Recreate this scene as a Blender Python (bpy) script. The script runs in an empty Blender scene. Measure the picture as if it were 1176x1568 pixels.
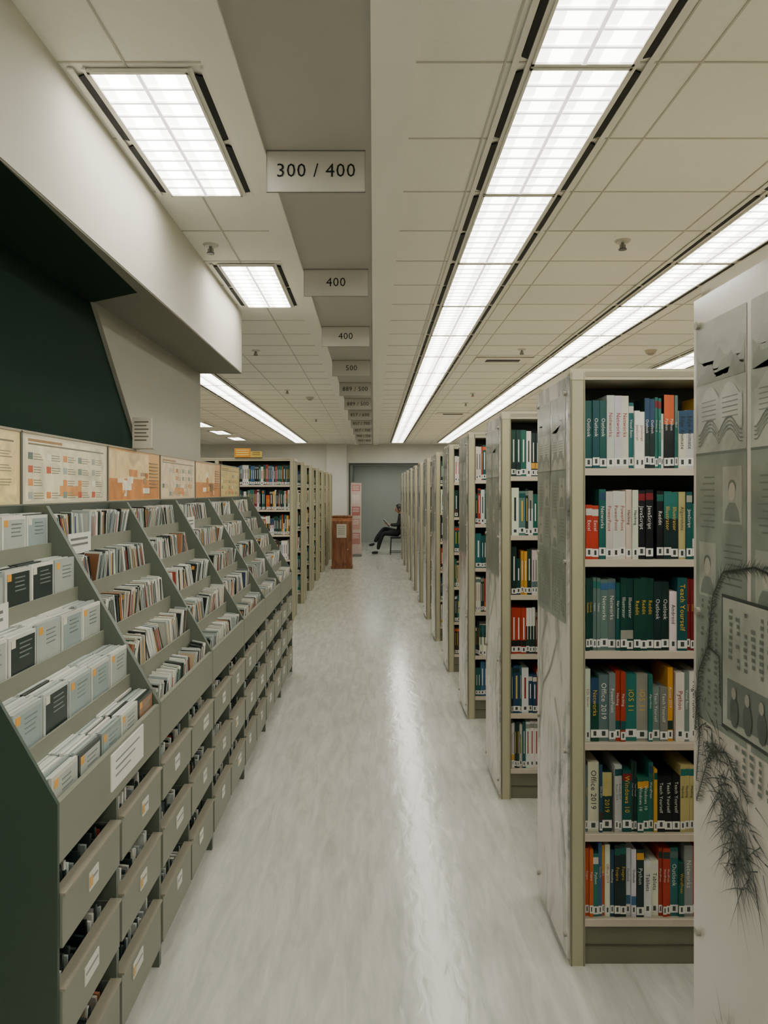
import bpy, bmesh, math, random
from mathutils import Vector, Matrix
scene = bpy.context.scene
F = 1100.0; CH = 1.6; CEIL = 2.855; YB = 19.2
scene.view_settings.exposure = 0.62
scene.view_settings.gamma = 1.05

# ------------------------------------------------------------------ helpers
def L(r, g=None, b=None):
    if g is None: r, g, b = r
    f = lambda c: ((c/255.0)/12.92 if c/255.0 <= 0.04045 else ((c/255.0+0.055)/1.055)**2.4)
    return (f(r), f(g), f(b), 1.0)

def new_mat(name):
    m = bpy.data.materials.new(name); m.use_nodes = True
    nt = m.node_tree; b = nt.nodes.get('Principled BSDF')
    return m, nt, b

def mat_vc(name, rough=0.6, spec=0.4, var=0.10, nscale=9.0, bump=0.0, metallic=0.0, coat=0.0, distort=0.0):
    m, nt, b = new_mat(name)
    a = nt.nodes.new('ShaderNodeVertexColor'); a.layer_name = 'Col'
    tc = nt.nodes.new('ShaderNodeTexCoord')
    n = nt.nodes.new('ShaderNodeTexNoise'); n.inputs['Scale'].default_value = nscale; n.inputs['Detail'].default_value = 4; n.inputs['Distortion'].default_value = distort
    nt.links.new(tc.outputs['Object'], n.inputs['Vector'])
    mr = nt.nodes.new('ShaderNodeMapRange'); mr.inputs[3].default_value = 1-var; mr.inputs[4].default_value = 1+var
    if var>0.2: mr.inputs[1].default_value=0.3; mr.inputs[2].default_value=0.7
    nt.links.new(n.outputs['Fac'], mr.inputs[0])
    mx = nt.nodes.new('ShaderNodeMix'); mx.data_type = 'RGBA'; mx.blend_type = 'MULTIPLY'; mx.inputs[0].default_value = 1
    nt.links.new(a.outputs['Color'], mx.inputs[6]); nt.links.new(mr.outputs[0], mx.inputs[7])
    nt.links.new(mx.outputs[2], b.inputs['Base Color'])
    b.inputs['Roughness'].default_value = rough; b.inputs['Specular IOR Level'].default_value = spec
    b.inputs['Metallic'].default_value = metallic; b.inputs['Coat Weight'].default_value = coat
    b.inputs['Coat Roughness'].default_value = 0.12
    if bump:
        bp = nt.nodes.new('ShaderNodeBump'); bp.inputs['Strength'].default_value = bump; bp.inputs['Distance'].default_value = 0.002
        nt.links.new(n.outputs['Fac'], bp.inputs['Height']); nt.links.new(bp.outputs[0], b.inputs['Normal'])
    return m

def mat_emit(name, col, st):
    m, nt, b = new_mat(name)
    b.inputs['Base Color'].default_value = (0.8, 0.8, 0.78, 1)
    b.inputs['Emission Color'].default_value = col
    b.inputs['Emission Strength'].default_value = st
    return m

M_MATTE = mat_vc('painted_matte', 0.85, 0.25, 0.03, 3.0)
M_SATIN = mat_vc('powder_coated_metal', 0.42, 0.45, 0.05, 6.0)
M_LAM = mat_vc('laminate', 0.45, 0.4, 0.06, 5.0)
M_BOOK = mat_vc('book_cloth_and_paper', 0.45, 0.45, 0.12, 30.0)
M_CD = mat_vc('plastic_cases', 0.28, 0.5, 0.10, 22.0)
M_PRINT = mat_vc('printed_card', 0.35, 0.4, 0.12, 14.0, coat=0.25)
M_WASH = mat_vc('watercolour_print', 0.35, 0.4, 0.26, 8.0, coat=0.3, distort=1.2)
M_DARK = mat_vc('dark_parts', 0.6, 0.3, 0.05, 8.0)
M_TILE = mat_vc('acoustic_tile', 0.95, 0.1, 0.04, 60.0)
LC=(1.0, 0.985, 0.90, 1)
M_TUBE = mat_emit('tube_glow', LC, 8.5)
M_LENS = mat_emit('lens_glow', LC, 3.8)
M_LOUV = mat_emit('louvre_glow', LC, 0.9)
M_TUBE2 = mat_emit('tube_glow_boosted', LC, 14.0)  # same tint as the plain tube, output boosted to brighten the bulkhead
M_LENS2 = mat_emit('lens_glow_boosted', LC, 5.5)  # same tint, boosted output for the left row and alcove

class MB:
    def __init__(s): s.v=[]; s.f=[]; s.c=[]; s.m=[]
    def poly(s, pts, col, mat=0):
        i=len(s.v); s.v += [tuple(p) for p in pts]; s.f.append(tuple(range(i,i+len(pts)))); s.c.append(col); s.m.append(mat)
    def box(s, x0,x1,y0,y1,z0,z1, col, mat=0, M=None):
        P=[(x0,y0,z0),(x1,y0,z0),(x1,y1,z0),(x0,y1,z0),(x0,y0,z1),(x1,y0,z1),(x1,y1,z1),(x0,y1,z1)]
        if M is not None: P=[tuple(M@Vector(p)) for p in P]
        i=len(s.v); s.v+=P
        for q in ((0,3,2,1),(4,5,6,7),(0,1,5,4),(1,2,6,5),(2,3,7,6),(3,0,4,7)):
            s.f.append(tuple(i+k for k in q)); s.c.append(col); s.m.append(mat)
    def prism(s, pts, axis, a0, a1, col, mat=0):
        def P(p,a):
            return (a,p[0],p[1]) if axis=='x' else ((p[0],a,p[1]) if axis=='y' else (p[0],p[1],a))
        n=len(pts); i=len(s.v)
        s.v += [P(p,a0) for p in pts]+[P(p,a1) for p in pts]
        s.f.append(tuple(i+k for k in range(n))[::-1]); s.f.append(tuple(i+n+k for k in range(n)))
        for k in range(n):
            k2=(k+1)%n; s.f.append((i+k,i+k2,i+n+k2,i+n+k))
        s.c += [col]*(n+2); s.m += [mat]*(n+2)
    def cyl(s, c, r, h, axis='z', col=(1,1,1,1), mat=0, n=14, r2=None):
        r2 = r if r2 is None else r2
        i=len(s.v); ring0=[];ring1=[]
        for k in range(n):
            a=2*math.pi*k/n; u,w=math.cos(a),math.sin(a)
            for rr,hh,rg in ((r,0,ring0),(r2,h,ring1)):
                if axis=='z': p=(c[0]+u*rr,c[1]+w*rr,c[2]+hh)
                elif axis=='x': p=(c[0]+hh,c[1]+u*rr,c[2]+w*rr)
                else: p=(c[0]+u*rr,c[1]+hh,c[2]+w*rr)
                rg.append(p)
        s.v+=ring0+ring1
        s.f.append(tuple(i+k for k in range(n))); s.f.append(tuple(i+n+k for k in range(n)))
        for k in range(n): s.f.append((i+k,i+(k+1)%n,i+n+(k+1)%n,i+n+k))
        s.c+=[col]*(n+2); s.m+=[mat]*(n+2)
    def tube(s, p, q, r, col, mat=0, n=8):
        p=Vector(p);q=Vector(q);d=q-p;M=Matrix.Translation(p)@d.to_track_quat('Z','Y').to_matrix().to_4x4()
        t=MB(); t.cyl((0,0,0),r,d.length,'z',col,mat,n)
        s.add(t,M)
    def add(s, t, M=None):
        i=len(s.v)
        s.v += [tuple(M@Vector(p)) for p in t.v] if M is not None else t.v
        s.f += [tuple(i+k for k in f) for f in t.f]; s.c+=t.c; s.m+=t.m
    def mesh(s, name, mats):
        me=bpy.data.meshes.new(name); me.from_pydata(s.v,[],s.f)
        for m in mats: me.materials.append(m)
        me.polygons.foreach_set('material_index', s.m)
        ca=me.color_attributes.new('Col','FLOAT_COLOR','CORNER')
        buf=[]
        for f,c in zip(s.f,s.c): buf += list(c)*len(f)
        ca.data.foreach_set('color', buf)
        me.update(); return me
    def obj(s, name, mats, parent=None, bevel=0):
        o=bpy.data.objects.new(name, s.mesh(name,mats)); scene.collection.objects.link(o)
        if parent: o.parent=parent
        if bevel:
            b=o.modifiers.new('bevel','BEVEL'); b.width=bevel; b.segments=2; b.limit_method='ANGLE'
        return o
def empty(name, loc=(0,0,0)):
    o=bpy.data.objects.new(name,None); o.location=loc; o.empty_display_size=0.1
    scene.collection.objects.link(o); return o
def inst(name, me, loc=(0,0,0), parent=None):
    o=bpy.data.objects.new(name,me); o.location=loc; scene.collection.objects.link(o)
    if parent: o.parent=parent
    return o

_tc={}
def text_geo(txt, res=2):
    if txt in _tc: return _tc[txt]
    cu=bpy.data.curves.new('t','FONT'); cu.body=txt; cu.size=1; cu.resolution_u=res; cu.space_character=1.08
    cu.align_x='CENTER'; cu.align_y='CENTER'
    o=bpy.data.objects.new('t',cu); scene.collection.objects.link(o)
    dg=bpy.context.evaluated_depsgraph_get(); dg.update()
    me=o.evaluated_get(dg).to_mesh()
    vs=[tuple(v.co) for v in me.vertices]; fs=[tuple(p.vertices) for p in me.polygons]
    o.evaluated_get(dg).to_mesh_clear()
    bpy.data.objects.remove(o); bpy.data.curves.remove(cu)
    w=max(v[0] for v in vs)-min(v[0] for v in vs)
    _tc[txt]=(vs,fs,w); return _tc[txt]
def put_text(mb, txt, origin, right, up, size, col, mat=0, fitw=None):
    vs,fs,w=text_geo(txt)
    if fitw: size=min(size, fitw/w)
    o=Vector(origin);r=Vector(right);u=Vector(up); i=len(mb.v)
    mb.v += [tuple(o+r*(v[0]*size)+u*(v[1]*size)) for v in vs]
    for f in fs: mb.f.append(tuple(i+k for k in f)); mb.c.append(col); mb.m.append(mat)

# ------------------------------------------------------------------ room shell
XL,XR,Y0=-7.0,9.0,-3.0
m,nt,b=new_mat('polished_vinyl_floor')
tc=nt.nodes.new('ShaderNodeTexCoord'); mp=nt.nodes.new('ShaderNodeMapping'); mp.inputs['Scale'].default_value=(7.0,1.1,1)
nt.links.new(tc.outputs['Object'],mp.inputs[0])
n1=nt.nodes.new('ShaderNodeTexNoise'); n1.inputs['Scale'].default_value=2.6; n1.inputs['Detail'].default_value=9; n1.inputs['Roughness'].default_value=0.68; n1.inputs['Distortion'].default_value=0.5
nt.links.new(mp.outputs[0],n1.inputs['Vector'])
cr=nt.nodes.new('ShaderNodeValToRGB'); cr.color_ramp.elements[0].position=0.3; cr.color_ramp.elements[0].color=L(166,168,156)
cr.color_ramp.elements[1].position=0.7; cr.color_ramp.elements[1].color=L(200,200,190)
nt.links.new(n1.outputs['Fac'],cr.inputs[0]); nt.links.new(cr.outputs[0],b.inputs['Base Color'])
mr=nt.nodes.new('ShaderNodeMapRange'); mr.inputs[3].default_value=0.10; mr.inputs[4].default_value=0.24
nt.links.new(n1.outputs['Fac'],mr.inputs[0]); nt.links.new(mr.outputs[0],b.inputs['Roughness'])
mp2=nt.nodes.new('ShaderNodeMapping'); mp2.inputs['Scale'].default_value=(1.8,0.8,1); nt.links.new(tc.outputs['Object'],mp2.inputs[0])
n2=nt.nodes.new('ShaderNodeTexNoise'); n2.inputs['Scale'].default_value=9.0; n2.inputs['Detail'].default_value=5; n2.inputs['Distortion'].default_value=0.5
nt.links.new(mp2.outputs[0],n2.inputs['Vector'])
bp=nt.nodes.new('ShaderNodeBump'); bp.inputs['Strength'].default_value=0.35; bp.inputs['Distance'].default_value=0.004
nt.links.new(n2.outputs['Fac'],bp.inputs['Height']); nt.links.new(bp.outputs[0],b.inputs['Normal'])
b.inputs['Specular IOR Level'].default_value=0.55
M_FLOOR=m
fb=MB(); fb.box(XL,XR,Y0,23.0,-0.1,0.0,(1,1,1,1)); fb.obj('floor',[M_FLOOR])
WALLC=L(218,215,204)
cb=MB(); cb.box(XL,XR,Y0,YB+0.2,CEIL,CEIL+0.1,L(242,238,226)); cb.obj('ceiling',[M_TILE])
w=MB(); w.box(XL-0.1,XL,Y0,YB,0,CEIL,WALLC); w.obj('wall_left',[M_MATTE])
w=MB(); w.box(XR,XR+0.1,Y0,YB,0,CEIL,WALLC); w.obj('wall_right',[M_MATTE])
w=MB(); w.box(XL,XR,Y0-0.1,Y0,0,CEIL,WALLC); w.obj('wall_rear',[M_MATTE])
OX0,OX1,OZ=-0.61,1.25,2.30
w=MB(); w.box(XL,OX0,YB,YB+0.2,0,CEIL,WALLC); w.box(OX1,XR,YB,YB+0.2,0,CEIL,WALLC); w.box(OX0,OX1,YB,YB+0.2,OZ,CEIL,WALLC)
w.box(-1.25,-0.72,YB-0.12,YB,0,CEIL,L(226,223,213))
w.obj('wall_far',[M_MATTE])
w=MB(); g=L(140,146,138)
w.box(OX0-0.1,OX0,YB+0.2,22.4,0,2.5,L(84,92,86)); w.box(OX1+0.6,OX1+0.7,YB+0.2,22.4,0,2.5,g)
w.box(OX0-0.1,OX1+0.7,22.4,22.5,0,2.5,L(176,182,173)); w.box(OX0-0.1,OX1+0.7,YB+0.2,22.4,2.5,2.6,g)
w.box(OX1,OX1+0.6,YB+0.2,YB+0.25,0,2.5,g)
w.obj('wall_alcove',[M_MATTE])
t=MB(); dk=L(70,78,72)
t.box(OX0-0.05,OX0,YB-0.02,YB,0,OZ+0.05,dk); t.box(OX1,OX1+0.05,YB-0.02,YB,0,OZ+0.05,dk); t.box(OX0,OX1,YB-0.02,YB,OZ,OZ+0.05,dk)
t.obj('trim_1',[M_DARK])

GREEN=L(8,36,23)
BX=-0.925; BZ=2.425; BY=5.04; PX=-1.215
w=MB(); w.box(-1.6,PX-0.02,Y0,BY,0,BZ,GREEN)
w.prism([(3.13,BZ),(BY,BZ),(BY,0),(4.9,0),(3.74,1.811)],'x',PX-0.02,PX,L(158,156,142))
w.box(-1.6,PX-0.02,BY,BY+0.01,0,BZ,L(158,156,142))
w.obj('wall_partition',[M_MATTE])
w=MB(); w.box(-1.6,BX,Y0,BY,BZ+0.004,CEIL,L(206,202,188))
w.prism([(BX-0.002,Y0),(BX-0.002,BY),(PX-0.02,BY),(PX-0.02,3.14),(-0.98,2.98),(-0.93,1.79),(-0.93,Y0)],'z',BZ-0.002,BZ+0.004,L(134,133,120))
w.prism([(-0.93,Y0),(-0.93,1.79),(-0.98,2.98),(PX-0.02,3.14),(-1.6,3.14),(-1.6,Y0)],'z',BZ-0.001,BZ+0.004,GREEN)
w.obj('ceiling_bulkhead',[M_MATTE])

t=MB(); t.box(-0.395,-0.008,Y0,YB,CEIL-0.012,CEIL,L(174,171,162)); t.obj('ceiling_spine_panel',[M_MATTE])
t=MB(); t.box(-0.496,-0.395,Y0,YB,CEIL-0.022,CEIL,L(240,236,225)); t.obj('trim_2',[M_MATTE])
t=MB(); t.box(-0.008,0.122,Y0,YB,CEIL-0.022,CEIL,L(240,236,225)); t.obj('trim_3',[M_MATTE])
t=MB(); tcx=L(198,193,179)
PY=0.454
ys=[2.10+PY*n for n in range(-10,38)]
for y in ys:
    if y<YB: t.box(0.122,XR,y-0.003,y+0.003,CEIL-0.003,CEIL,tcx); t.box(XL if y>BY else BX,-0.496,y-0.003,y+0.003,CEIL-0.003,CEIL,tcx)
for x in (0.385,0.835,0.96,1.5,2.08,2.62,3.2,3.8,4.4,5.0,6.0,7.0,8.0):
    t.box(x-0.003,x+0.003,Y0,YB,CEIL-0.0035,CEIL,tcx)
for x in (-0.73,-1.2,-1.66,-2.1,-2.6,-3.0,-3.5,-4.2,-5,-6):
    t.box(x-0.003,x+0.003,(Y0 if x>BX else BY),YB,CEIL-0.0035,CEIL,tcx)
t.obj('ceiling_grid',[M_MATTE])

def fixture_mesh(tb,ls):
    t=MB(); Ln=0.908; fr=L(232,228,216)
    hw=0.150
    t.box(-hw,hw,0.004,Ln-0.004,-0.006,-0.002,fr,0)
    t.box(-hw,-hw+0.008,0.004,Ln-0.004,-0.014,-0.006,fr,0); t.box(hw-0.008,hw,0.004,Ln-0.004,-0.014,-0.006,fr,0)
    t.box(-hw,hw,0.004,0.016,-0.014,-0.006,fr,0); t.box(-hw,hw,Ln-0.016,Ln-0.004,-0.014,-0.006,fr,0)
    t.box(-0.006,0.006,0.016,Ln-0.016,-0.016,-0.006,fr,4)
    for sx in (-1,1):
        a,b_=sx*0.006,sx*(hw-0.008)
        x0,x1=min(a,b_),max(a,b_)
        t.poly([(x0,0.016,-0.007),(x0,Ln-0.016,-0.007),(x1,Ln-0.016,-0.007),(x1,0.016,-0.007)],(1,1,1,1),3)
        c=(x0+x1)/2
        t.poly([(c-0.030,0.018,-0.0085),(c-0.030,Ln-0.018,-0.0085),(c+0.030,Ln-0.018,-0.0085),(c+0.030,0.018,-0.0085)],(1,1,1,1),2)
        for k in range(1,11):
            y=0.016+(Ln-0.032)*k/11
            t.box(x0,x1,y-0.0045,y+0.0045,-0.015,-0.009,fr,4)
        for (ya,yb) in ((0.03,0.435),(0.473,0.878)):
            t.prism([(sx*0.166,ya),(sx*0.186,ya+0.01),(sx*0.186,yb-0.01),(sx*0.166,yb)],'z',-0.007,-0.002,L(6,12,8),1)
        t.box(min(sx*0.188,sx*0.206),max(sx*0.188,sx*0.206),0,Ln,-0.007,-0.002,fr,0)
        t.box(min(sx*0.151,sx*0.164),max(sx*0.151,sx*0.164),0,Ln,-0.007,-0.002,fr,0)
    return t.mesh('ceiling_light_fixture',[M_MATTE,M_DARK,tb,ls,M_LOUV])
FX=fixture_mesh(M_TUBE,M_LENS); FX2=fixture_mesh(M_TUBE2,M_LENS2)
def put_fix(x,y,me=None): inst('ceiling_light_fixture',me or FX,(x,y,CEIL-0.003))
for n in range(-5,19):
    y=2.10+0.908*n
    if y+0.91<YB:
        put_fix(0.61,y); put_fix(1.80,y); put_fix(3.0,y)
        if n%2==0: put_fix(4.2,y); put_fix(5.6,y)  # unseen outer rows, added to raise the overall light level
        if y>BY: put_fix(-1.86,y)
        if y>BY and n%2==0: put_fix(-3.25,y); put_fix(-5.0,y)  # outermost left row is out of view, added for more room light
for y in (-1.5,0.30,2.12,3.95): put_fix(-0.70,y,FX2)

def sprinkler(x,y,red=False):
    t=MB(); mc=L(120,118,105); z=CEIL
    t.cyl((x,y,z-0.010),0.030,0.010,'z',L(200,195,180),0,18,0.040)
    t.cyl((x,y,z-0.035),0.008,0.026,'z',mc,0,10)
    t.box(x-0.014,x-0.010,y-0.003,y+0.003,z-0.042,z-0.02,mc); t.box(x+0.010,x+0.014,y-0.003,y+0.003,z-0.042,z-0.02,mc)
    t.cyl((x,y,z-0.046),0.020,0.004,'z',L(170,60,45) if red else L(60,60,54),0,16)
    t.obj('sprinkler_head',[M_SATIN])
for a in ((1.248,3.60),(-0.83,3.66),(-1.05,6.4),(1.31,6.35),(-1.07,8.9),(1.31,10.2),(-1.0,12.5),(2.5,4.9)): sprinkler(*a)
sprinkler(1.27,9.2,True)
def detector(x,y):
    t=MB(); t.cyl((x,y,CEIL-0.03),0.04,0.03,'z',L(190,180,160),0,20,0.055); t.cyl((x,y,CEIL-0.042),0.02,0.012,'z',L(150,140,125),0,16,0.034); t.obj('smoke_detector',[M_SATIN])
detector(2.47,6.4); detector(-0.85,9.6); detector(2.3,9.5)
def diffuser(x,y):
    t=MB(); t.box(x-0.27,x+0.27,y-0.13,y+0.13,CEIL-0.012,CEIL-0.005,L(226,220,206)); t.box(x-0.16,x+0.16,y-0.05,y+0.05,CEIL-0.016,CEIL-0.011,L(20,24,20),1)
    for k in range(2): t.box(x-0.15,x+0.15,y-0.02+k*0.033,y-0.012+k*0.033,CEIL-0.022,CEIL-0.016,L(150,146,132))
    t.obj('air_diffuser',[M_SATIN,M_DARK])
diffuser(1.23,6.85); diffuser(1.28,11.6)

names=['300 / 400','400','400','500','889 / 500','889 / 500','857 / 600','857 / 700','857 / 700','900 / 700','900 / 800']
for i,s in enumerate(names):
    y=2.62+1.40*i
    t=MB(); x0,x1=-0.391,-0.030; zt=CEIL-0.016; zb=CEIL-0.165
    t.box(x0,x1,y,y+0.004,zb,zt,L(192,188,177),0)
    t.box(x0,x1,y-0.002,y+0.006,zt,zt+0.004,L(110,108,98),0)
    for (u0,u1) in ((x0,x0+0.0025),(x1-0.0025,x1)): t.box(u0,u1,y-0.001,y+0.005,zb,zt,L(150,146,136),0)
    t.box(x0,x1,y-0.001,y+0.005,zb,zb+0.0025,L(150,146,136),0)
    put_text(t,s,((x0+x1)/2,y-0.0015,CEIL-0.088),(1,0,0),(0,0,1),0.070,L(10,14,12),1)
    t.obj('hanging_aisle_sign',[M_SATIN,M_DARK])

# ------------------------------------------------------------------ books
PAL=[(26,92,80),(16,60,52),(34,108,98),(20,42,40),(226,222,210),(230,226,216),(206,202,190),(18,78,76),(30,56,48),
     (176,54,34),(206,92,42),(214,154,54),(92,116,110),(120,130,122),(34,66,96),(66,44,36),(150,150,138),(54,96,134),(126,30,34),(186,176,120),(16,22,22)]
WT=[6,5,4.5,4.5,8,8,5,5,4,4.5,4.5,2,2.5,2,2.5,1.5,2,1.6,1.5,1,4]
WORDS=['Android','Office 2019','Excel','Windows 10','Photoshop','Access 2019','JavaScript','Outlook','Visual Basic','PowerPoint','iOS 11','SQL Server','Python','Edge Animate','WordPress','Linux','Reddit','Hacking','Networks','Tablets','Dreamweaver','Illustrator','Foxpro','Teach Yourself','Algorithms']
def book_row(mb,x0,x1,yf,z,rng,detail,maxh=0.262,palw=None):
    x=x0+0.002
    while x<x1-0.010:
        ci=rng.choices(range(len(PAL)),weights=palw or WT)[0]; base=PAL[ci]
        run=rng.choice([1,1,1,1,2,2,3]); wd=rng.choice([rng.uniform(0.008,0.018),rng.uniform(0.016,0.028),rng.uniform(0.020,0.040)])
        if run>1: wd=min(wd,0.026)
        h=rng.choice([rng.uniform(0.18,0.25),rng.uniform(0.225,0.25),rng.uniform(0.225,0.25)]); word=rng.choice(WORDS)
        light=sum(base)>450
        tcol=L(22,34,32) if light else L(228,226,216)
        if light and rng.random()<0.3: tcol=L(160,45,35)
        if not light and rng.random()<0.25: tcol=L(220,180,70)
        lab=L(232,230,222)
        band=rng.random(); bcol=L(*PAL[rng.randrange(len(PAL))]); sz=min(wd*0.72,0.026)
        for k in range(run):
            if x+wd>x1:
                wd=x1-x
                if wd<0.006: return
            col=tuple(c*rng.uniform(0.85,1.1) for c in L(*base)[:3])+(1,)
            dy=rng.uniform(0,0.012); hh=h+rng.uniform(-0.002,0.002)
            a,b_=x+0.0005,x+wd-0.0005; y=yf+dy
            mb.box(a,b_,y,y+0.15,z,z+hh,col)
            mb.box(a+0.0015,b_-0.0015,y+0.004,y+0.149,z+hh-0.002,z+hh-0.0005,L(205,198,180))
            e=y-0.0005
            def q(za,zb,c,ia=0.0,ee=e): mb.poly([(a+ia,ee,z+za),(b_-ia,ee,z+za),(b_-ia,ee,z+zb),(a+ia,ee,z+zb)],c)
            lz=rng.uniform(0.006,0.014)
            q(lz,lz+0.027,lab)
            if detail: q(lz+0.006,lz+0.022,L(60,66,62),wd*0.30,e-0.0003)
            if band<0.35: q(hh-0.035,hh-0.012,bcol)
            elif band<0.5: q(0.040,0.070,bcol)
            elif band<0.62: q(hh*0.6,hh,bcol,0,e+0.0002)
            if detail==2:
                put_text(mb,word,((a+b_)/2,e-0.0004,z+0.045+(hh-0.05)*0.52),(0,0,-1),(1,0,0),sz,tcol,0,fitw=(hh-0.085))
            elif detail==1:
                q(0.075,hh-0.05,tcol,wd*0.36,e-0.0003)
            x+=wd
        if rng.random()<0.04: x+=rng.uniform(0.004,0.014)
SH=[1.677,1.369,1.059,0.751,0.443,0.157]
CREAM=L(184,177,146); LIP=L(204,190,170); KICK=L(122,120,100); INN=L(54,62,55)
NB=3; BAY=0.93
def shelf_mesh(sgn):
    t=MB(); W=NB*BAY+0.05
    def bx(x0,x1,*a,**k):
        x0,x1=sgn*x0,sgn*x1; t.box(min(x0,x1),max(x0,x1),*a,**k)
    for i in range(NB+1):
        x=i*BAY
        bx(x,x+0.050,0.0,0.036,0,2.0,CREAM); bx(x,x+0.050,0.384,0.42,0,2.0,CREAM)
        bx(x+0.012,x+0.038,0.036,0.384,0.0,1.99,L(140,134,108))
        bx(x+0.002,x+0.006,-0.002,0.0,0,2.0,L(130,124,98))
        bx(x+0.044,x+0.048,-0.002,0.0,0,2.0,L(130,124,98))
    for i in range(NB):
        a,b_=i*BAY+0.050,(i+1)*BAY
        bx(a,b_,0.205,0.213,0.1,1.99,INN)
        for z in SH:
            bx(a,b_,0.004,0.416,z-0.006,z,L(150,143,124)); bx(a,b_,0.0,0.004,z-0.024,z,LIP); bx(a,b_,0.416,0.42,z-0.024,z,LIP)
        bx(a,b_,0.012,0.408,0.0,0.134,KICK); bx(a,b_,0.009,0.012,0.062,0.066,L(80,78,64))
    bx(0,W,-0.002,0.422,1.975,2.012,L(196,186,160))
    bx(0.05,W-0.05,-0.003,0.0,1.985,2.003,L(160,152,128))
    return t.mesh('bookshelf_frame',[M_SATIN])
def books_mesh(sgn,detail,seed,nb=NB,palw=None):
    rng=random.Random(seed); t=MB()
    for i in range(nb):
        for z in SH:
            a,b_=i*BAY+0.054,(i+1)*BAY-0.004
            if sgn<0: a,b_=-b_,-a
            book_row(t,a,b_,0.012,z,rng,detail if i<1 or detail<2 else 1,palw=palw)
    return t.mesh('books',[M_BOOK])
FR=shelf_mesh(1); FL=shelf_mesh(-1)
BK=[books_mesh(1,2,17),books_mesh(1,1,12),books_mesh(1,1,13),books_mesh(1,1,14)]
BL=[books_mesh(-1,1,21),books_mesh(-1,1,22)]

m,nt,b=new_mat('ink_landscape_panel')
tc=nt.nodes.new('ShaderNodeTexCoord'); mp=nt.nodes.new('ShaderNodeMapping'); mp.inputs['Scale'].default_value=(1,3.6,1.2); mp.inputs['Location'].default_value=(0,0.3,0.7)
nt.links.new(tc.outputs['Object'],mp.inputs[0])
n1=nt.nodes.new('ShaderNodeTexNoise'); n1.inputs['Scale'].default_value=1.6; n1.inputs['Detail'].default_value=12; n1.inputs['Distortion'].default_value=0.8; n1.inputs['Roughness'].default_value=0.68
nt.links.new(mp.outputs[0],n1.inputs['Vector'])
cr=nt.nodes.new('ShaderNodeValToRGB'); E=cr.color_ramp.elements
E[0].position=0.34; E[0].color=L(54,64,58); E[1].position=0.52; E[1].color=L(198,190,181)
e=E.new(0.43); e.color=L(144,144,137)
nt.links.new(n1.outputs['Fac'],cr.inputs[0]); nt.links.new(cr.outputs[0],b.inputs['Base Color'])
b.inputs['Roughness'].default_value=0.25; b.inputs['Coat Weight'].default_value=0.5; b.inputs['Coat Roughness'].default_value=0.08
M_INK=m
M_ACR=mat_vc('backed_acrylic',0.22,0.5,0.07,2.2,coat=0.6)
def pblade(t,xx,y,z,a,ln,w_,c,lo=1e9*-1,hi=1e9,sag=0.25):
    cl=lambda v: min(hi,max(lo,v))
    px,pz=-math.sin(a),math.cos(a); n=3; Lp=[];Rp=[]
    for k in range(n+1):
        f=k/n; yy_=y+math.cos(a)*ln*f; zz_=z+math.sin(a)*ln*f-sag*ln*f*f*abs(math.cos(a)); ww=w_*(1-f)
        Lp.append((xx,cl(yy_+px*ww),zz_+pz*ww)); Rp.append((xx,cl(yy_-px*ww),zz_-pz*ww))
    t.poly(Lp+Rp[::-1][1:],c)
def branch(t,xx,pts,rr,c,ln=0.035,step=0.006,wd=0.0022,lo=-9,hi=9,needles=True):
    for (p,q_) in zip(pts[:-1],pts[1:]):
        dy,dz=q_[0]-p[0],q_[1]-p[1]; l=math.hypot(dy,dz); py,pz=-dz/l*wd,dy/l*wd
        t.poly([(xx,p[0]-py,p[1]-pz),(xx,p[0]+py,p[1]+pz),(xx,q_[0]+py*.8,q_[1]+pz*.8),(xx,q_[0]-py*.8,q_[1]-pz*.8)],c)
        if needles:
            a0=math.atan2(dz,dy)
            for k in range(int(l/step)):
                f=k*step/l
                for s_ in (-1,1):
                    pblade(t,xx-0.0002,p[0]+dy*f,p[1]+dz*f,a0+s_*rr.uniform(0.5,1.1),ln*rr.uniform(.6,1.1),0.0009,c,lo,hi,0.1)
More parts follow.
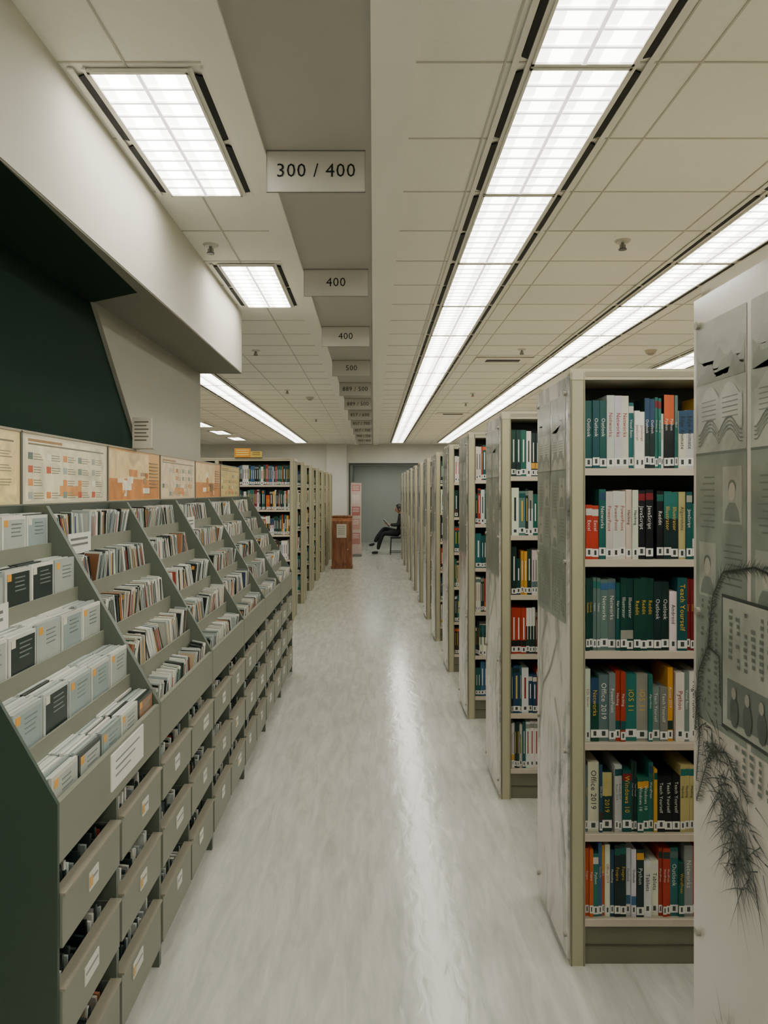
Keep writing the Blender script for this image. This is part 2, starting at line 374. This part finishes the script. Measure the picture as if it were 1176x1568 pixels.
def end_panel(seed, inky=True):
    rng=random.Random(seed); t=MB()
    t.box(-0.012,-0.004,-0.01,0.43,0.03,1.985,L(204,195,184),1 if inky else 3)
    for y in (0.012,0.405):
        for z in (0.10,0.72,1.36,1.93):
            t.cyl((-0.020,y,z),0.008,0.020,'x',L(150,146,132),2,12)
    def q(y0,y1,z0,z1,c,e=0.0,mat=0):
        X=-0.0128-e; t.poly([(X,y0,z0),(X,y0,z1),(X,y1,z1),(X,y1,z0)],c,mat)
    def P2(pts,c,e,mat=4): t.poly([(-0.0128-e,p[0],p[1]) for p in pts],c,mat)
    def disc(cy,cz,ry,rz,c,e,mat=4): P2([(cy+math.cos(2*math.pi*k/20)*ry,cz+math.sin(2*math.pi*k/20)*rz) for k in range(20)],c,e,mat)
    d1=L(104,112,102); d2=L(86,95,86); lt=L(146,149,137)
    for si,(a,b_) in enumerate(((0.012,0.208),(0.222,0.418))):
        cy=(a+b_)/2
        q(a,b_,1.675,1.93,L(158,160,147),0,4); q(a,b_,1.15,1.67,L(120,128,116),0,4); q(a,b_,1.670,1.675,d2,0.0003)
        # misty hills above, spread-open book with curved pages below
        for k in range(4):
            zz=1.875-k*0.012; pts=[(a+.006,zz-.03)]
            for j in range(13): pts.append((a+.006+(b_-a-.012)*j/12, zz-.012+0.016*math.sin(j*0.9+k*1.7+si)+0.008*math.sin(j*2.1+k)))
            pts.append((b_-.006,zz-.03)); P2(pts,L(150-9*k,153-9*k,141-9*k),0.0004+0.0001*k)
        for s_ in (-1,1):
            up=[(cy+s_*.085*f,1.775+0.026*math.sin(math.pi*min(1,f*1.15))) for f in [j/10 for j in range(11)]]
            lo=[(p[0],p[1]-.062) for p in up][::-1]
            P2(up+lo,L(174,175,163),0.0009)
            for k in range(4):
                l1=[(p[0],p[1]-.064-.007*k) for p in up]; l2=[(p[0],p[1]-.066-.007*k) for p in up][::-1]
                P2(l1+l2,d2,0.0011)
            for k in range(5):
                q(*(sorted((cy+s_*.012,cy+s_*.07))),1.772-k*.009,1.774-k*.009,d1,0.0012)
        for (v0,v1,zt) in ((a+0.015,a+0.085,1.645),(b_-0.085,b_-0.015,1.50)):
            q(v0,v1,zt-0.105,zt,lt,0.0004,4)
            vc=(v0+v1)/2
            disc(vc,zt-0.046,0.012,0.017,L(168,162,148),0.0008); disc(vc,zt-0.038,0.0145,0.014,d2,0.0007)
            P2([(v0+.006,zt-.10),(v0+.012,zt-.08),(vc-.012,zt-.066),(vc+.012,zt-.066),(v1-.012,zt-.08),(v1-.006,zt-.10)],d1,0.0006)
        for cidx in range(6):
            yv=a+0.022+cidx*0.028
            for k in range(20):
                z=1.388-k*0.011
                if rng.random()<0.85: q(yv,yv+rng.uniform(.007,.013),z-0.006,z,L(88,97,88),0.0006)
        for k in range(9): q(b_-0.080,b_-0.02-rng.uniform(0,.02),1.625-k*0.012,1.628-k*0.012,L(90,99,90),0.0006)
        for k in range(7): q(a+0.015,a+0.085-rng.uniform(0,.02),1.50-k*0.012,1.503-k*0.012,L(90,99,90),0.0006)
    if inky:
        c=L(62,72,62)
        branch(t,-0.0140,[(0.42,0.62),(0.34,0.86),(0.36,1.02),(0.28,1.12)],rng,c,ln=0.03,step=0.012)
        branch(t,-0.0140,[(0.34,0.86),(0.22,0.95),(0.12,1.08)],rng,c,ln=0.03,step=0.012)
        branch(t,-0.0140,[(0.02,0.35),(0.10,0.55),(0.08,0.75),(0.16,0.86)],rng,c,ln=0.03,step=0.012)
    return t.mesh('art_end_panel',[M_PRINT,M_INK,M_SATIN,M_ACR,M_WASH])
yy=[1.03]+[2.42+1.31*k for k in range(12)]
ep_near=end_panel(4,False); ep_me=end_panel(3,True)
e0=None
for k,y in enumerate(yy):
    e=empty('bookshelf',(0.663,y,0)); e0=e0 or e
    inst('frame',FR,parent=e)
    inst('books',BK[0] if k==1 else BK[1+k%3],parent=e)
    inst('art_panel',ep_near if k==0 else ep_me,parent=e)
for k in range(7):
    e=empty('bookshelf',(-0.987,8.9+1.31*k,0))
    inst('frame',FL,parent=e); inst('books',BL[k%2],parent=e)

# ink plants printed on near end panel
t=MB(); X=0.663-0.0150; rr=random.Random(5); LO,HI=1.03,1.452
for cy,cz,n,l0,l1,dark in ((1.32,1.03,90,0.05,0.14,1),(1.27,0.97,110,0.06,0.15,1),(1.38,1.12,50,0.03,0.08,1),(1.30,0.55,40,0.05,0.14,0),(1.41,0.46,25,0.04,0.12,0),(1.22,0.36,36,0.06,0.18,0),(1.36,0.14,36,0.05,0.15,0)):
    for k in range(n):
        a=rr.uniform(-math.pi*1.15,math.pi*0.25) if dark else rr.uniform(math.pi*0.15,math.pi*0.85)
        g=rr.uniform(0.7,1.7); ln=rr.uniform(l0,l1)*(0.65+0.35*abs(math.sin(a)))
        c=L(int(26*g),int(38*g),int(32*g)) if dark else L(int(96*g**.3),int(100*g**.3),int(90*g**.3))
        pblade(t,X-0.0002*(k%5),cy+rr.gauss(0,0.028),cz+rr.gauss(0,0.03),a,ln,0.0014,c,LO,HI)
def q(y0,y1,z0,z1,c,e=0.0,mat=0):
    t.poly([(X-e,y0,z0),(X-e,y0,z1),(X-e,y1,z1),(X-e,y1,z0)],c,mat)
q(1.06,1.335,1.165,1.41,L(46,54,48),0.001); q(1.066,1.329,1.171,1.404,L(156,157,145),0.002,1)
for cidx in range(9):
    for k in range(9):
        if rr.random()<.8: q(1.085+cidx*.026,1.092+cidx*.026+rr.uniform(0,.007),1.380-k*0.012,1.387-k*0.012,L(98,105,96),0.003)
q(1.085,1.31,1.185,1.260,L(98,105,97),0.003,1)
for k in range(5): t.poly([(X-.004,1.10+k*.046+.015*math.cos(j*.52),1.205+.028*math.sin(j*.52)) for j in range(12)],L(74,80,74),1); t.poly([(X-.0045,1.10+k*.046+.008*math.cos(j*.52),1.238+.011*math.sin(j*.52)) for j in range(12)],L(150,144,132),1)
for cidx in range(9):
    for k in range(5):
        if rr.random()<.8: q(1.07+cidx*.026,1.077+cidx*.026+rr.uniform(0,.007),1.138-k*0.013,1.146-k*0.013,L(98,105,96),0.0)
dkc=L(40,50,42)
branch(t,X-.001,[(1.445,1.12),(1.43,1.24),(1.39,1.30),(1.37,1.40),(1.33,1.45),(1.22,1.47),(1.10,1.455)],rr,dkc,ln=0.030,step=0.005,lo=LO,hi=HI)
branch(t,X-.001,[(1.39,1.30),(1.345,1.29),(1.34,1.20)],rr,dkc,ln=0.018,step=0.008,lo=LO,hi=HI)
branch(t,X-.001,[(1.44,1.02),(1.425,1.12),(1.445,1.20)],rr,dkc,ln=0.022,step=0.005,lo=LO,hi=HI)
branch(t,X-.001,[(1.44,0.98),(1.38,1.10),(1.32,1.12),(1.24,1.06)],rr,dkc,ln=0.040,step=0.005,lo=LO,hi=HI)
o=t.obj('ink_art_print',[M_PRINT,M_WASH],parent=e0); o.location=(-0.663,-1.03,0)

# ------------------------------------------------------------------ CD racks
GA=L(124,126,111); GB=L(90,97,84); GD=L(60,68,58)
U=0.788; FXX=-0.72
COV=[(70,84,80),(130,84,56),(150,150,140),(40,52,50),(176,160,130),(96,110,112),(190,190,180),(160,60,44),(60,74,100),(200,196,184),(24,30,28),(196,146,70),(24,30,28),(36,70,62)]
def lean(mb,cx,cy,cz,dims,rx,rz,col,mat=0,sticker=None,cover=None,spine=None):
    M=Matrix.Translation((cx,cy,cz))@Matrix.Rotation(rz,4,'Z')@Matrix.Rotation(rx,4,'X')
    dx,dy,dz=dims
    mb.box(-dx/2,dx/2,-dy/2,dy/2,0,dz,col,mat,M)
    V=lambda x,y,z: tuple(M@Vector((x,y,z)))
    if cover:
        y=-dy/2-0.0004; mb.poly([V(-dx/2+.004,y,.006),V(dx/2-.006,y,.006),V(dx/2-.006,y,dz-.008),V(-dx/2+.004,y,dz-.008)],cover,mat)
    if spine:
        x=dx/2+0.0004; mb.poly([V(x,-dy*.32,.012),V(x,dy*.32,.012),V(x,dy*.32,dz-.012),V(x,-dy*.32,dz-.012)],spine,mat)
    if sticker: mb.box(dx/2-0.026,dx/2-0.006,-dy/2-0.0010,-dy/2,dz-0.03,dz-0.012,sticker,mat,M)
CDC=[(206,208,196),(186,192,184),(166,174,168),(216,213,200),(136,146,140),(196,196,184),(24,30,27),(50,58,54),(180,172,154),(166,112,78)]
CDW=[7,6,5,6,4,5,5,3.6,3,1.2]
for u in range(6):
    ya=1.636+u*U; yb=ya+U; rng=random.Random(40+u)
    e=empty('cd_display_rack',(0,0,0))
    t=MB()
    prof=[(FXX,0),(FXX,0.885),(-1.10,1.55),(-1.20,1.55),(-1.20,0)]
    t.prism(prof,'y',ya,ya+0.011,L(58,73,61) if u==0 else GB,0); t.prism(prof,'y',yb-0.011,yb,GB,0)
    t.box(-1.20,-1.188,ya+0.011,yb-0.011,0,1.55,GB)
    a,b_=ya+0.011,yb-0.011
    tiers=[]
    for j in range(5):
        zf=0.815+0.147*j; xf=-0.735-0.088*j; tiers.append((xf,zf))
        t.box(xf-0.092,xf,a,b_,zf-0.008,zf,GA)
        if j>0:
            t.box(xf,xf+0.006,a,b_,zf-0.045,zf+0.024,GA)
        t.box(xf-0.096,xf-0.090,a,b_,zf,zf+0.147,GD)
    t.box(FXX-0.015,FXX,a,b_,0.745,0.885,GA)
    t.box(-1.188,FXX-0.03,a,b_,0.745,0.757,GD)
    mid=(a+b_)/2
    t.box(-1.188,FXX-0.004,mid-0.008,mid+0.008,0.05,0.745,GB)
    t.box(-0.98,-0.97,a,b_,0.05,0.745,L(34,38,34))
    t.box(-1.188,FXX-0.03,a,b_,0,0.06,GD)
    rows=[(0.735,0.670,0.550),(0.525,0.450,0.320),(0.300,0.225,0.070)]
    for (zo,zt_,zb_) in rows:
        t.box(-1.188,FXX-0.010,a,b_,zb_-0.014,zb_-0.002,GB)
        for (c0,c1) in ((a+0.003,mid-0.010),(mid+0.010,b_-0.003)):
            t.box(FXX-0.014,FXX+0.006,c0,c1,zb_,zt_,GA,0)
            t.box(FXX-0.02,FXX+0.012,c0,c1,zt_,zt_+0.006,L(140,134,116),0)
            t.box(-0.965,FXX-0.014,c0,c0+0.006,zb_,zt_,GB); t.box(-0.965,FXX-0.014,c1-0.006,c1,zb_,zt_,GB)
            m_=c0+(c1-c0)*rng.uniform(0.35,0.65); lw=rng.choice([0.03,0.045])
            t.box(FXX+0.006,FXX+0.0085,m_-lw,m_+lw,zt_-0.075,zt_-0.03,L(206,204,192),1)
            t.box(FXX+0.0085,FXX+0.009,m_-lw+0.006,m_+lw-0.006,zt_-0.052,zt_-0.045,L(120,124,116),1)
            if rng.random()<0.25: t.box(FXX+0.0085,FXX+0.0095,m_-lw,m_-lw+0.02,zt_-0.066,zt_-0.04,L(204,150,56),1)
    if u==0:
        t.box(FXX,FXX+0.004,ya+0.33,ya+0.60,0.775,0.875,L(224,222,212),1)
        for k in range(3): t.box(FXX+0.004,FXX+0.005,ya+0.36,ya+0.56-0.04*k,0.846-k*0.02,0.851-k*0.02,L(120,126,120),1)
    t.obj('carcass',[M_LAM,M_PRINT],parent=e)
    c=MB()
    for j,(xf,zf) in enumerate(tiers):
        if u==0:
            ncol=5; cw=(b_-a)/ncol
            for k in range(ncol):
                y0=a+k*cw+0.003
                n=8
                for q_ in range(n):
                    xx=xf-0.006-q_*0.0102; cc=CDC[rng.choices(range(6),weights=CDW[:6])[0]]
                    if rng.random()<0.08: cc=(40,48,44)
                    hh=0.124+rng.uniform(-0.005,0.003); yo=rng.uniform(0,0.004)
                    c.box(xx-0.0080,xx,y0+yo,y0+cw-0.008+yo,zf,zf+hh,L(*cc))
                    if q_==0:
                        r_=rng.random()
                        fc=(40,52,48) if (j==3 and k in (2,3)) or r_<.12 else (146,160,156) if r_<.55 else (170,175,165) if r_<.9 else (150,110,80)
                        c.box(xx,xx+0.0005,y0+yo+0.012,y0+cw-0.014+yo,zf+0.02,zf+hh-0.010,L(*fc))
                        c.box(xx+0.0005,xx+0.001,y0+yo+0.012,y0+yo+0.034,zf+hh-0.030,zf+hh-0.010,L(226,160,60) if rng.random()<.75 else L(216,212,190))
                        for s_ in range(4): c.box(xx+0.0005,xx+0.001,y0+yo+0.055,y0+cw-0.03-rng.uniform(0,.02)+yo,zf+hh-0.026-s_*0.012,zf+hh-0.0225-s_*0.012,L(110,122,118))
        else:
            y=a+0.016
            while y<b_-0.02:
                grp=rng.randint(5,14); ang=math.radians(rng.uniform(-20,24)); yaw=math.radians(rng.uniform(-40,-10))
                for g_ in range(grp):
                    if y>b_-0.02: break
                    cc=CDC[rng.choices(range(len(CDC)),weights=CDW)[0]]
                    st=L(216,150,60) if rng.random()<0.2 else None
                    cv=L(*rng.choice(COV)) if rng.random()<0.7 else None
                    sp=L(*rng.choice(COV)) if rng.random()<0.6 else None
                    lean(c,xf-0.045,y,zf,(0.080,0.0068,0.118+rng.uniform(-0.008,0.006)),ang*0.7+rng.uniform(-.05,.05),yaw+rng.uniform(-.05,.05),L(*cc),0,st,cv,sp)
                    y+=rng.choice([0.0092,0.0105,0.013,0.019])
                y+=rng.uniform(0.002,0.03)
    for (zo,zt_,zb_) in rows:
        for (c0,c1) in ((a+0.012,mid-0.018),(mid+0.018,b_-0.012)):
            y=c0+0.01
            while y<c1-0.01:
                cc=CDC[rng.choices(range(len(CDC)),weights=CDW)[0]]
                if rng.random()<0.35: cc=(40,50,48)
                hz=zt_-zb_+rng.uniform(-0.01,0.035)
                lean(c,-0.80,y,zb_,(0.10,0.009,hz),math.radians(rng.uniform(-6,6)),math.radians(rng.uniform(-12,0)),L(*cc),0,None,L(*rng.choice(COV)) if rng.random()<.4 else None)
                y+=rng.choice([0.012,0.014,0.03])
    c.obj('cd_cases',[M_CD],parent=e)
    if u in (1,3,0):
        s=MB(); xf,zf=tiers[4 if u else 3]; s.box(xf+0.012,xf+0.015,ya+0.10,ya+0.30,zf-0.03,zf+0.045,L(220,218,206))
        for k in range(2): s.box(xf+0.015,xf+0.016,ya+0.12,ya+0.27,zf+0.02-k*0.02,zf+0.028-k*0.02,L(110,114,108))
        s.obj('shelf_label',[M_PRINT],parent=e)
WARM=[(222,200,140),(212,202,168),(216,164,96),(206,184,150),(212,162,108),(204,180,112)]
for u in range(6):
    ya=1.636+u*U; yb=ya+U; rng=random.Random(90+u); t=MB()
    X0=-1.198
    t.box(X0-0.004,X0+0.008,ya+0.006,yb-0.006,1.552,1.80,L(*WARM[u]),0)
    t.box(X0-0.004,X0+0.012,ya,ya+0.006,1.552,1.805,L(84,84,76),1); t.box(X0-0.004,X0+0.012,yb-0.006,yb,1.552,1.805,L(84,84,76),1)
    t.box(X0-0.004,X0+0.012,ya,yb,1.80,1.808,L(150,140,120),1)
    t.box(X0-0.004,X0+0.020,ya,yb,1.551,1.556,L(110,110,100),1)
    def q(y0,y1,z0,z1,c,e=0.0,mat=0): t.box(X0+0.008,X0+0.0085+e,y0,y1,z0,z1,c,mat)
    if u%2==1 or u==0:
        q(ya+0.03,yb-0.03,1.565,1.785,L(*[min(255,int(v*1.05)) for v in WARM[u]]),0,2)
        q(ya+0.05,yb-0.05,1.762,1.768,L(120,110,80),.0004); q(ya+0.05,ya+0.32,1.773,1.783,L(150,110,60),.0004)
        q(ya+0.30,ya+0.50,1.58,1.62,L(214,150,90),.0003,2)
        for r_ in range(4):
            for cidx in range(5):
                if rng.random()<0.85:
                    y=ya+0.05+cidx*0.14; z=1.735-r_*0.046
                    cc=rng.choice([(120,138,124),(90,104,96),(216,140,80),(190,90,60),(160,168,154),(232,226,204)])
                    q(y,y+0.034,z-0.024,z,L(*cc),.0006)
                    for s_ in range(3): q(y+0.042,y+0.12-rng.uniform(0,0.03),z-0.006-s_*0.009,z-0.003-s_*0.009,L(140,132,100),.0006)
    else:
        q(ya+0.02,yb-0.02,1.56,1.66,L(200,130,68),.0002,2); q(ya+0.02,yb-0.20,1.66,1.79,L(228,196,140),.0002,2)
        for k in range(11):
            y=ya+0.04+rng.uniform(0,0.52); z=1.57+rng.uniform(0,0.12); wq=rng.uniform(0.03,0.12); hq=rng.uniform(0.015,0.05)
            cc=rng.choice([(190,110,52),(220,160,84),(130,96,60),(232,218,184),(164,140,106),(206,132,70),(236,226,200)])
            q(y,min(y+wq,yb-0.02),z,z+hq,L(*cc),0.0003*k+0.0004,2)
        for k in range(8): q(ya+0.60,yb-0.05,1.745-k*0.018,1.749-k*0.018,L(130,114,84),0.004)
    t.obj('notice_board',[M_PRINT,M_LAM,M_WASH])
t=MB(); t.box(-1.195,-1.10,3.56,3.566,1.81,1.965,L(206,198,180))
for k in range(6): t.box(-1.185,-1.115+(-0.01)*(k%2),3.5585,3.56,1.94-k*0.018,1.946-k*0.018,L(110,100,84))
t.box(-1.20,-1.09,3.55,3.60,1.808,1.813,L(150,144,130)); t.obj('tabletop_notice',[M_PRINT])

t=MB(); y=8.88
t.box(-1.72,-1.52,y,y+0.01,2.013,2.13,L(226,146,40)); t.box(-1.52,-1.38,y,y+0.01,2.013,2.09,L(218,186,90))
for k in range(3): t.box(-1.70,-1.54,y-0.001,y,2.10-k*0.028,2.112-k*0.028,L(240,214,120))
for k in range(2): t.box(-1.50,-1.40,y-0.001,y,2.07-k*0.024,2.078-k*0.024,L(120,80,40))
t.box(-1.72,-1.38,y,y+0.06,2.013,2.017,L(150,120,70)); t.obj('shelf_top_sign',[M_PRINT])

m,nt,b=new_mat('wood_veneer')
tc=nt.nodes.new('ShaderNodeTexCoord'); mp=nt.nodes.new('ShaderNodeMapping'); mp.inputs['Scale'].default_value=(9,9,1.2)
nt.links.new(tc.outputs['Object'],mp.inputs[0]); n1=nt.nodes.new('ShaderNodeTexNoise'); n1.inputs['Scale'].default_value=3; n1.inputs['Detail'].default_value=6
nt.links.new(mp.outputs[0],n1.inputs[0]); cr=nt.nodes.new('ShaderNodeValToRGB'); cr.color_ramp.elements[0].position=.3;cr.color_ramp.elements[0].color=L(104,60,38); cr.color_ramp.elements[1].position=.7;cr.color_ramp.elements[1].color=L(160,102,66)
nt.links.new(n1.outputs[0],cr.inputs[0]); nt.links.new(cr.outputs[0],b.inputs['Base Color']); b.inputs['Roughness'].default_value=.4
M_WOOD=m
t=MB(); yc=14.8
t.prism([(yc,0.06),(yc+0.45,0.06),(yc+0.45,1.06),(yc+0.10,1.06),(yc,0.98)],'x',-0.86,-0.45,L(140,80,50),0)
t.box(-0.875,-0.435,yc-0.015,yc+0.465,0.0,0.06,L(100,60,40),0)
t.prism([(-0.875,1.06),(-0.865,1.085),(-0.80,1.09),(-0.50,1.09),(-0.44,1.085),(-0.435,1.06)],'y',yc+0.08,yc+0.46,L(150,88,56),0)
t.box(-0.82,-0.49,yc-0.008,yc,0.12,0.55,L(150,88,56),0)
t.box(-0.76,-0.56,yc-0.010,yc-0.002,0.64,0.92,L(214,206,190),1)
for k in range(5): t.box(-0.74,-0.59,yc-0.012,yc-0.010,0.87-k*0.04,0.88-k*0.04,L(110,100,90),1)
t.cyl((-0.53,yc-0.03,0.4),0.012,0.025,'y',L(190,180,150),1)
t.obj('book_return_cabinet',[M_WOOD,M_PRINT],bevel=0.006)

t=MB(); yc=17.6; x0,x1=-0.56,-0.30
t.box(x0-0.01,x1+0.01,yc-0.08,yc+0.08,0.0,0.06,L(130,130,125),1)
t.box(x0,x1,yc,yc+0.006,0.06,1.80,L(214,192,182),0)
t.box(x0,x1,yc-0.004,yc+0.01,1.80,1.82,L(130,130,125),1)
for k,(za,zb,cc) in enumerate([(1.60,1.76,(190,130,120)),(1.30,1.52,(222,206,196)),(1.0,1.22,(184,116,108)),(0.66,0.92,(204,160,148)),(0.3,0.58,(190,134,124))]):
    t.box(x0+0.03,x1-0.03,yc-0.002,yc,za,zb,L(*cc),0)
    for j in range(3): t.box(x0+0.05,x1-0.06,yc-0.004,yc-0.002,zb-0.05-j*0.04,zb-0.035-j*0.04,L(236,222,212),0)
t.box(x0+0.12,x0+0.14,yc+0.01,yc+0.02,0.06,1.8,L(110,110,105),1)
t.obj('roll_up_banner',[M_PRINT,M_SATIN])

# ------------------------------------------------------------------ seated person + chair
def simple(name,col,rough=0.8):
    m,nt,b=new_mat(name); n=nt.nodes.new('ShaderNodeTexNoise'); n.inputs['Scale'].default_value=40
    cr=nt.nodes.new('ShaderNodeValToRGB'); cr.color_ramp.elements[0].color=tuple(c*0.8 for c in col[:3])+(1,); cr.color_ramp.elements[1].color=tuple(min(1,c*1.2) for c in col[:3])+(1,)
    nt.links.new(n.outputs[0],cr.inputs[0]); nt.links.new(cr.outputs[0],b.inputs['Base Color']); b.inputs['Roughness'].default_value=rough; return m
M_CL=simple('dark_clothes',L(20,24,24)); M_SK=simple('skin',L(170,126,102),0.5); M_HR=simple('black_hair',L(14,13,13),0.45); M_SHO=simple('shoes',L(16,16,16),0.4)
def skin(name,V,Ed,Rd,mat,parent,sub=2):
    me=bpy.data.meshes.new(name); me.from_pydata(V,Ed,[]); me.materials.append(mat)
    o=bpy.data.objects.new(name,me); scene.collection.objects.link(o); o.parent=parent
    o.modifiers.new('skin','SKIN')
    sv=me.skin_vertices
    lay=sv[0] if len(sv) else None
    if lay is None:
        bpy.context.view_layer.objects.active=o; bpy.ops.mesh.customdata_skin_add(); lay=me.skin_vertices[0]
    for i,r in enumerate(Rd):
        lay.data[i].radius=(r,r) if not isinstance(r,tuple) else r
    lay.data[0].use_root=True
    s=o.modifiers.new('sub','SUBSURF'); s.levels=sub; s.render_levels=sub
    o.modifiers['skin'].use_smooth_shade=True
    return o
P=empty('seated_person',(0.65,18.3,0))
V=[(0.03,0,0.55),(0.07,0,0.70),(0.07,0,0.86),(0.04,0,0.98),(0.02,0,1.04),
   (0.05,-0.16,0.95),(-0.02,-0.22,0.74),(-0.22,-0.10,0.74),
   (0.05,0.16,0.95),(-0.02,0.22,0.74),(-0.22,0.10,0.74),
   (-0.04,-0.09,0.53),(-0.41,-0.09,0.53),(-0.50,-0.09,0.30),(-0.54,-0.09,0.11),
   (-0.04,0.09,0.54),(-0.38,0.04,0.64),(-0.54,-0.03,0.44),(-0.62,-0.06,0.30)]
Ed=[(0,1),(1,2),(2,3),(3,4),(2,5),(5,6),(6,7),(2,8),(8,9),(9,10),(0,11),(11,12),(12,13),(13,14),(0,15),(15,16),(16,17),(17,18)]
Rd=[.125,.12,.13,.075,.055,.062,.047,.034,.062,.047,.034,.088,.066,.060,.047,.088,.066,.060,.047]
skin('body',V,Ed,Rd,M_CL,P)
skin('shoe_left',[(-0.53,-0.09,0.05),(-0.60,-0.09,0.045),(-0.70,-0.09,0.035)],[(0,1),(1,2)],[.045,.042,.032],M_SHO,P)
skin('shoe_right',[(-0.62,-0.06,0.27),(-0.69,-0.06,0.235),(-0.77,-0.06,0.23)],[(0,1),(1,2)],[.042,.04,.03],M_SHO,P)
def ell(name,c,r,mat,parent,shape=None,seg=24):
    bm=bmesh.new(); bmesh.ops.create_uvsphere(bm,u_segments=seg,v_segments=seg//2+2,radius=1)
    for v in bm.verts:
        p=v.co.copy()
        if shape: p=shape(p)
        v.co=Vector((p.x*r[0]+c[0],p.y*r[1]+c[1],p.z*r[2]+c[2]))
    me=bpy.data.meshes.new(name); bm.to_mesh(me); bm.free(); me.materials.append(mat)
    for pl in me.polygons: pl.use_smooth=True
    o=bpy.data.objects.new(name,me); scene.collection.objects.link(o); o.parent=parent; return o
def hs(p):
    q=p.copy()
    if p.z<0: q.y*=1+0.28*p.z; q.x = q.x*(1+0.12*p.z)-0.10*abs(p.z)*(1 if p.x<0 else 0.2)
    if p.x<-0.85 and abs(p.y)<0.25 and -0.35<p.z<0.1: q.x-=0.22
    return q
H=empty('head',(0.0,0,1.145)); H.parent=P; H.rotation_euler=(0,math.radians(-14),0)
ell('skull',(0,0,0),(.092,.074,.112),M_SK,H,hs)
ell('hair',(0.014,0,0.022),(.098,.084,.112),M_HR,H,lambda p: Vector((max(p.x,-0.62) if p.z<0.45 else p.x,p.y,max(p.z,-0.55))))
for s_ in (-1,1):
    ell('ear',(0.005,s_*0.076,-0.005),(.018,.010,.030),M_SK,H,None,12)
    ell('eye',(-0.083,s_*0.030,0.002),(.008,.012,.007),M_HR,H,None,12)
ell('mouth',(-0.094,0,-0.052),(.008,.022,.005),simple('lips',L(140,80,72)),H,None,12)
skin('neck',[(0.03,0,1.0),(0.015,0,1.09)],[(0,1)],[.046,.043],M_SK,P)
for s_ in (-1,1):
    wx,wy,wz=-0.22,s_*0.10,0.74
    skin('palm',[(wx,wy,wz),(wx-0.05,wy-s_*0.005,wz+0.005),(wx-0.09,wy-s_*0.01,wz+0.012)],[(0,1),(1,2)],[(.026,.018),(.036,.016),(.036,.014)],M_SK,P)
    for k,(o_,ln) in enumerate(((-.028,.062),(-.010,.072),(.010,.068),(.028,.054))):
        b0=(wx-0.085,wy+o_,wz+0.012)
        skin('finger',[b0,(b0[0]-ln*.45,b0[1],b0[2]+.006),(b0[0]-ln*.75,b0[1],b0[2]+.024),(b0[0]-ln*.85,b0[1],b0[2]+.044)],[(0,1),(1,2),(2,3)],[.010,.009,.008,.007],M_SK,P,1)
    skin('thumb',[(wx-0.03,wy-s_*.028,wz+.01),(wx-.055,wy-s_*.05,wz+.03),(wx-.085,wy-s_*.055,wz+.045)],[(0,1),(1,2)],[.012,.010,.008],M_SK,P,1)
t=MB()
for s_ in (-1,1):
    M=Matrix.Translation((-0.335,0,0.775))@Matrix.Rotation(math.radians(50),4,'Y')@Matrix.Rotation(math.radians(s_*12),4,'X')
    t.box(-0.11,0.11,0 if s_>0 else -0.15,0.15 if s_>0 else 0,0,0.008,L(214,208,196),0,M); t.box(-0.115,0.115,0 if s_>0 else -0.155,0.155 if s_>0 else 0,-0.003,0,L(60,80,90),0,M)
t.obj('open_book',[M_PRINT],parent=P)
C=MB(); bc=L(26,30,28); cx,cy=0.67,18.3
C.box(cx-0.24,cx+0.20,cy-0.22,cy+0.22,0.405,0.435,bc,0)
for sx,sy in ((-.22,-.2),(-.22,.2),(.19,-.2),(.19,.2)): C.tube((cx+sx*1.1,cy+sy*1.1,0),(cx+sx,cy+sy,0.41),0.012,L(60,62,58),1)
for sy in (-.2,.2):
    C.tube((cx+.19,cy+sy,0.41),(cx+.27,cy+sy,0.86),0.012,L(60,62,58),1)
    C.tube((cx-.235,cy+sy*1.08,0.06),(cx+.205,cy+sy*1.08,0.06),0.011,L(60,62,58),1)
C.prism([(cx+.225,0.58),(cx+.245,0.58),(cx+.295,0.87),(cx+.275,0.87)],'y',cy-0.21,cy+0.21,bc,0)
C.obj('chair',[M_LAM,M_SATIN],bevel=0.004)

put=MB()
for (xx,yy_) in ((0.0,20.2),(0.0,21.4),(1.1,20.2),(1.1,21.4)):
    put.box(xx-0.33,xx+0.33,yy_-0.18,yy_+0.18,2.47,2.495,L(210,206,196),0); put.poly([(xx-0.3,yy_-0.15,2.468),(xx-0.3,yy_+0.15,2.468),(xx+0.3,yy_+0.15,2.468),(xx+0.3,yy_-0.15,2.468)],(1,1,1,1),1)
put.obj('alcove_ceiling_light',[M_SATIN,M_LENS2])

wd=bpy.data.worlds.new('world'); scene.world=wd; wd.use_nodes=True
wd.node_tree.nodes['Background'].inputs[0].default_value=(0.5,0.55,0.5,1); wd.node_tree.nodes['Background'].inputs[1].default_value=0.2
cam=bpy.data.cameras.new('camera'); co=bpy.data.objects.new('camera',cam); scene.collection.objects.link(co)
cam.sensor_fit='VERTICAL'; cam.sensor_height=36; cam.lens=F/1568*36
cam.shift_x=16/1568; cam.shift_y=-32/1568; cam.clip_start=0.05; cam.clip_end=100
co.location=(0,0,CH); co.rotation_euler=(math.radians(90),0,0)
scene.camera=co
